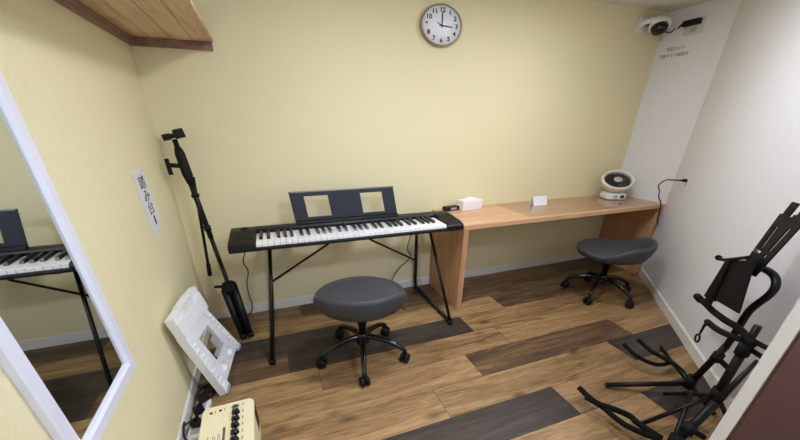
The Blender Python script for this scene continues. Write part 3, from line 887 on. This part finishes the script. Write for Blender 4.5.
PO = Q0+TW*.305+Vector((0, 0, .965))
root = empty('wall_outlet', PO, 'white outlet plate low on the slanted right wall', 'outlet', math.atan2(NW.y, NW.x))
MB().box((.0005, -.036, -.062), (.007, .036, .058), .002, 1).build('plate', M['white_pl'], root)
MB().box((.0072, -.014, -.022), (.0085, .014, .022), .0005, 1).build('socket', M['grey_pl'], root)
root = empty('power_plug', PO+NW*.009+Vector((0, 0, .018)), 'black plug in the outlet on the slanted right wall', 'plug', math.atan2(NW.y, NW.x))
MB().box((.0, -.013, -.012), (.030, .013, .012), .005, 2).build('body', M['black'], root)
MB().tube([(.029, 0, 0), (.05, .004, -.001)], [.009, .006], 8).build('strain_relief', M['black_matte'], root)
s0 = PO+NW*.058+Vector((0, 0, .017))
cord('cable', [s0, s0+Vector((-.03, .06, -.004)), (3.895, -.565, .955), (3.925, -.50, .90), (3.955, -.505, .845), (3.94, -.53, .79), (3.955, -.555, .745), (3.972, -.562, .66), (3.965, -.57, .60), (3.93, -.60, .585), (3.985, -.572, .555), (4.0, -.567, .54)], .0052,
     'black cord drooping from the slanted wall outlet down past the desk end')

# ------------------------------------------------------------------ stands by the slanted wall
def RWp(x, y, z): return Vector((x, y, z))
# guitar stand with hooked pole
hub = Vector((2.60, -1.865, .10))
root = empty('guitar_stand', (hub.x, hub.y, 0), 'black guitar stand with a hooked pole leaning at the slanted wall', 'guitar stand', 0, 'guitar stands')
def T(name, pts, r, m='black_sat', k=0, n=12, par=None):
    pts = [Vector(p)-Vector((root.location.x, root.location.y, root.location.z)) for p in pts]
    if k: pts = smooth_path(pts, k)
    if isinstance(r, tuple):
        r = [r[0]+(r[1]-r[0])*i/(len(pts)-1) for i in range(len(pts))]
    return MB().tube(pts, r, n).build(name, M[m], par or root)
T('leg', [hub, (2.238, -1.652, .016)], .0145)
T('leg', [hub, (2.784, -1.661, .050), (2.942, -1.51, .012)], .012)
T('leg', [hub, (2.60, -2.02, .012)], .012)
T('hub', [hub+Vector((0, 0, -.03)), hub+Vector((0, 0, .05))], .026, 'black_matte')
T('lower_pole', [hub, (2.575, -1.93, .41)], .0165)
T('lock_collar', [(2.581, -1.916, .31), (2.578, -1.922, .355)], .025, 'black_matte')
T('lock_knob', [(2.579, -1.92, .33), (2.59, -1.975, .30)], .013, 'black_matte')
T('hooked_pole', [(2.575, -1.93, .40), (2.568, -1.937, .49), (2.56, -1.945, .63), (2.532, -1.984, .734), (2.526, -1.99, .788), (2.552, -1.962, .818), (2.604, -1.904, .820), (2.658, -1.844, .797)], .0155, 'black_sat', 6)
T('yoke_arm', [(2.587, -1.469, .10), (2.578, -1.571, .08), (2.624, -1.65, .065), (2.686, -1.678, .065), (2.757, -1.677, .07)], .0125, 'foam', 6)
T('yoke_arm', [(2.711, -1.474, .11), (2.701, -1.57, .09), (2.703, -1.646, .09), (2.702, -1.75, .085), hub], .0125, 'foam', 6)
T('yoke_bracket', [(2.757, -1.677, .07), (2.703, -1.75, .08), hub], .012, 'black_sat')

# second guitar stand, mostly behind the partition
hub2 = Vector((2.09, -2.10, .10))
root = empty('guitar_stand', (hub2.x, hub2.y, 0), 'black guitar stand beside the wall end with its yoke lying out on the floor', 'guitar stand', 0, 'guitar stands')
T('leg', [hub2, (1.86, -2.12, .014)], .013)
T('leg', [hub2, (2.43, -1.95, .16), (2.62, -1.86, .014)], .012)
T('leg', [hub2, (2.10, -2.22, .014)], .012)
T('hub', [hub2+Vector((0, 0, -.03)), hub2+Vector((0, 0, .05))], .026, 'black_matte')
T('lower_pole', [hub2, (2.246, -2.105, .31)], .0185)
T('upper_pole', [(2.24, -2.105, .30), (2.37, -2.11, .515)], (.016, .007))
T('lock_collar', [(2.135, -2.101, .16), (2.165, -2.102, .20)], .027, 'black_matte')
T('lock_knob', [(2.15, -2.10, .18), (2.20, -2.145, .15)], .013, 'black_matte')
T('yoke_arm', [(1.999, -1.661, .08), (1.993, -1.772, .08), (2.043, -1.841, .08), (2.079, -1.903, .08), (2.069, -1.953, .085), (2.07, -2.06, .10)], .0155, 'foam', 6)
T('yoke_arm', [(1.979, -1.722, .075), (2.01, -1.803, .07), (2.01, -1.884, .07), (2.014, -1.956, .08), (2.06, -2.07, .10)], .0145, 'foam', 6)

# folded music stand on a tripod
sb = Vector((2.435, -2.036, 0))
root = empty('music_stand', sb, 'black folding music stand with its desk folded down by the slanted wall', 'music stand')
for p in ((2.164, -1.926, .012), (2.52, -2.16, .012), (2.50, -1.82, .012)):
    T('leg', [sb+Vector((0, 0, .23)), p], .0105)
T('hub', [sb+Vector((0, 0, .195)), sb+Vector((0, 0, .265))], .027, 'black_matte')
T('lower_pole', [sb+Vector((0, 0, .14)), sb+Vector((0, 0, .50))], .0185)
T('upper_pole', [sb+Vector((0, 0, .48)), sb+Vector((0, 0, .63))], .0145)
T('lock_collar', [sb+Vector((0, 0, .475)), sb+Vector((0, 0, .54))], .027, 'black_matte')
T('lock_knob', [sb+Vector((0, 0, .52)), sb+Vector((-.01, -.10, .505))], .011, 'black_matte')
T('lock_knob', [sb+Vector((0, 0, .56)), sb+Vector((-.01, -.10, .555))], .011, 'black_matte')
# desk: two dark plates hinged on a bar, then two long slotted arms
def plate(name, c4, th, m, par=None):
    c4 = [Vector(c)-root.location for c in c4]
    n_ = ((c4[1]-c4[0]).cross(c4[3]-c4[0])).normalized()*th
    return MB().hexa(c4+[c+n_ for c in c4]).build(name, M[m], par or root)
TL, TR_, BR_, BL = Vector((2.70, -1.725, .775)), Vector((2.55, -1.87, .85)), Vector((2.50, -1.915, .625)), Vector((2.72, -1.70, .555))
def dq(u, v, w=0.0):
    n_ = Vector((-.72, .62, .30)).normalized()
    return (BL.lerp(BR_, u)).lerp(TL.lerp(TR_, u), v)+n_*w
plate('desk_plate', [dq(0, 0), dq(.42, 0), dq(.42, 1), dq(0, 1)], .008, 'black_matte')
plate('desk_plate', [dq(.36, .06, .014), dq(1.28, .02, .014), dq(1.28, 1.0, .014), dq(.36, 1.0, .014)], .010, 'black_matte')
plate('hinge_bar', [dq(.30, -.12, .026), dq(.52, -.12, .026), dq(.52, .92, .026), dq(.30, .92, .026)], .010, 'black_sat')
T('page_holder', [dq(-.42, 1.09, .01), dq(-.05, 1.02, .015), dq(.45, 1.0, .03), dq(1.1, 1.06, .02)], .0085, 'black_sat', 4)
T('page_holder_tip', [dq(-.46, 1.11, .01), dq(-.34, 1.075, .011)], .0135, 'foam')
T('support_arm', [(2.755, -1.66, .515), (2.70, -1.72, .525), (2.62, -1.80, .535), (2.54, -1.89, .55), (2.49, -1.95, .565), (2.43, -2.01, .575), (2.38, -2.07, .565)], .0155, 'foam', 6)
T('support_arm', [(2.64, -1.79, .46), (2.56, -1.87, .48), (2.49, -1.95, .51), (2.44, -2.02, .54)], .015, 'black_matte', 6)
T('support_arm_tip', [(2.775, -1.64, .515), (2.735, -1.682, .518)], .019, 'foam')
# slotted arms reaching up
b0 = Vector((2.60, -1.845, .80)); b1_ = Vector((2.625, -1.87, 1.06)); b2_ = Vector((2.61, -1.885, 1.118))
c0 = Vector((2.545, -1.885, .80)); c1_ = Vector((2.565, -1.935, 1.075)); c2_ = Vector((2.565, -1.945, 1.125))
def arm(p0, p1, p2, wv):
    rl = root.location
    mb = MB(); d = (p1-p0).normalized(); s_ = Vector(wv).normalized(); n_ = d.cross(s_).normalized()
    def strip(a, b, o0, o1):
        q = [a+s_*o0, a+s_*o1, b+s_*o1, b+s_*o0]
        q = [v-rl for v in q]
        mb.hexa([v-n_*.004 for v in q]+[v+n_*.004 for v in q])
    strip(p0, p1, -.040, -.010); strip(p0, p1, .004, .030)
    for f0, f1 in ((0, .30), (.36, .42), (.80, 1.0)):
        strip(p0.lerp(p1, f0), p0.lerp(p1, f1), -.011, .005)
    strip(p1, p2, -.022, .016)
    return mb
arm(b0, b1_, b2_, (.62, .78, 0)).build('slotted_arm', M['black_sat'], root)
arm(c0, c1_, c2_, (.62, .78, 0)).build('slotted_arm', M['black_sat'], root)
T('arm_rivet', [b0.lerp(b1_, .33)+Vector((-.02, -.02, 0)), b0.lerp(b1_, .33)+Vector((.015, .015, 0))], .010, 'steel')
# hanging strap with a ring
T('hook_strap', [(2.63, -1.80, .462), (2.645, -1.785, .43), (2.655, -1.78, .36)], (.010, .0045), 'black_sat')
rc = Vector((2.665, -1.775, .335))
rp = [rc+Vector((TW.x*.022*math.cos(a), TW.y*.022*math.cos(a), .022*math.sin(a))) for a in [2*PI*i/20 for i in range(21)]]
T('hook_ring', rp, .0055, 'black_sat', 0, 8)

# ------------------------------------------------------------------ world, camera, colour
w = bpy.data.worlds.new('World'); sc.world = w; w.use_nodes = True
bg = w.node_tree.nodes['Background']; bg.inputs['Color'].default_value = (.8, .85, 1, 1); bg.inputs['Strength'].default_value = .05

cam = bpy.data.cameras.new('Camera'); co = bpy.data.objects.new('Camera', cam); COL.objects.link(co)
fpx = 329.2454
cam.sensor_fit = 'HORIZONTAL'; cam.sensor_width = 36.0; cam.lens = fpx/800*36
cam.shift_x = 4.0/800; cam.shift_y = 70.2/800
cam.clip_start = .02
ya, pi_, ro = R(20.5488), R(27.1877), R(.2407)
fw_ = Vector((math.sin(ya)*math.cos(pi_), math.cos(ya)*math.cos(pi_), -math.sin(pi_)))
rt = Vector((math.cos(ya), -math.sin(ya), 0)); up = rt.cross(fw_)
r2 = rt*math.cos(ro)+up*math.sin(ro); u2 = -rt*math.sin(ro)+up*math.cos(ro)
co.matrix_world = basis((.532, -2.6133, 1.4186), r2, u2, -fw_)
sc.camera = co
sc.view_settings.view_transform = 'Standard'; sc.view_settings.look = 'None'
sc.view_settings.exposure = 1.2; sc.view_settings.gamma = 1.0
sc.view_settings.use_curve_mapping = False
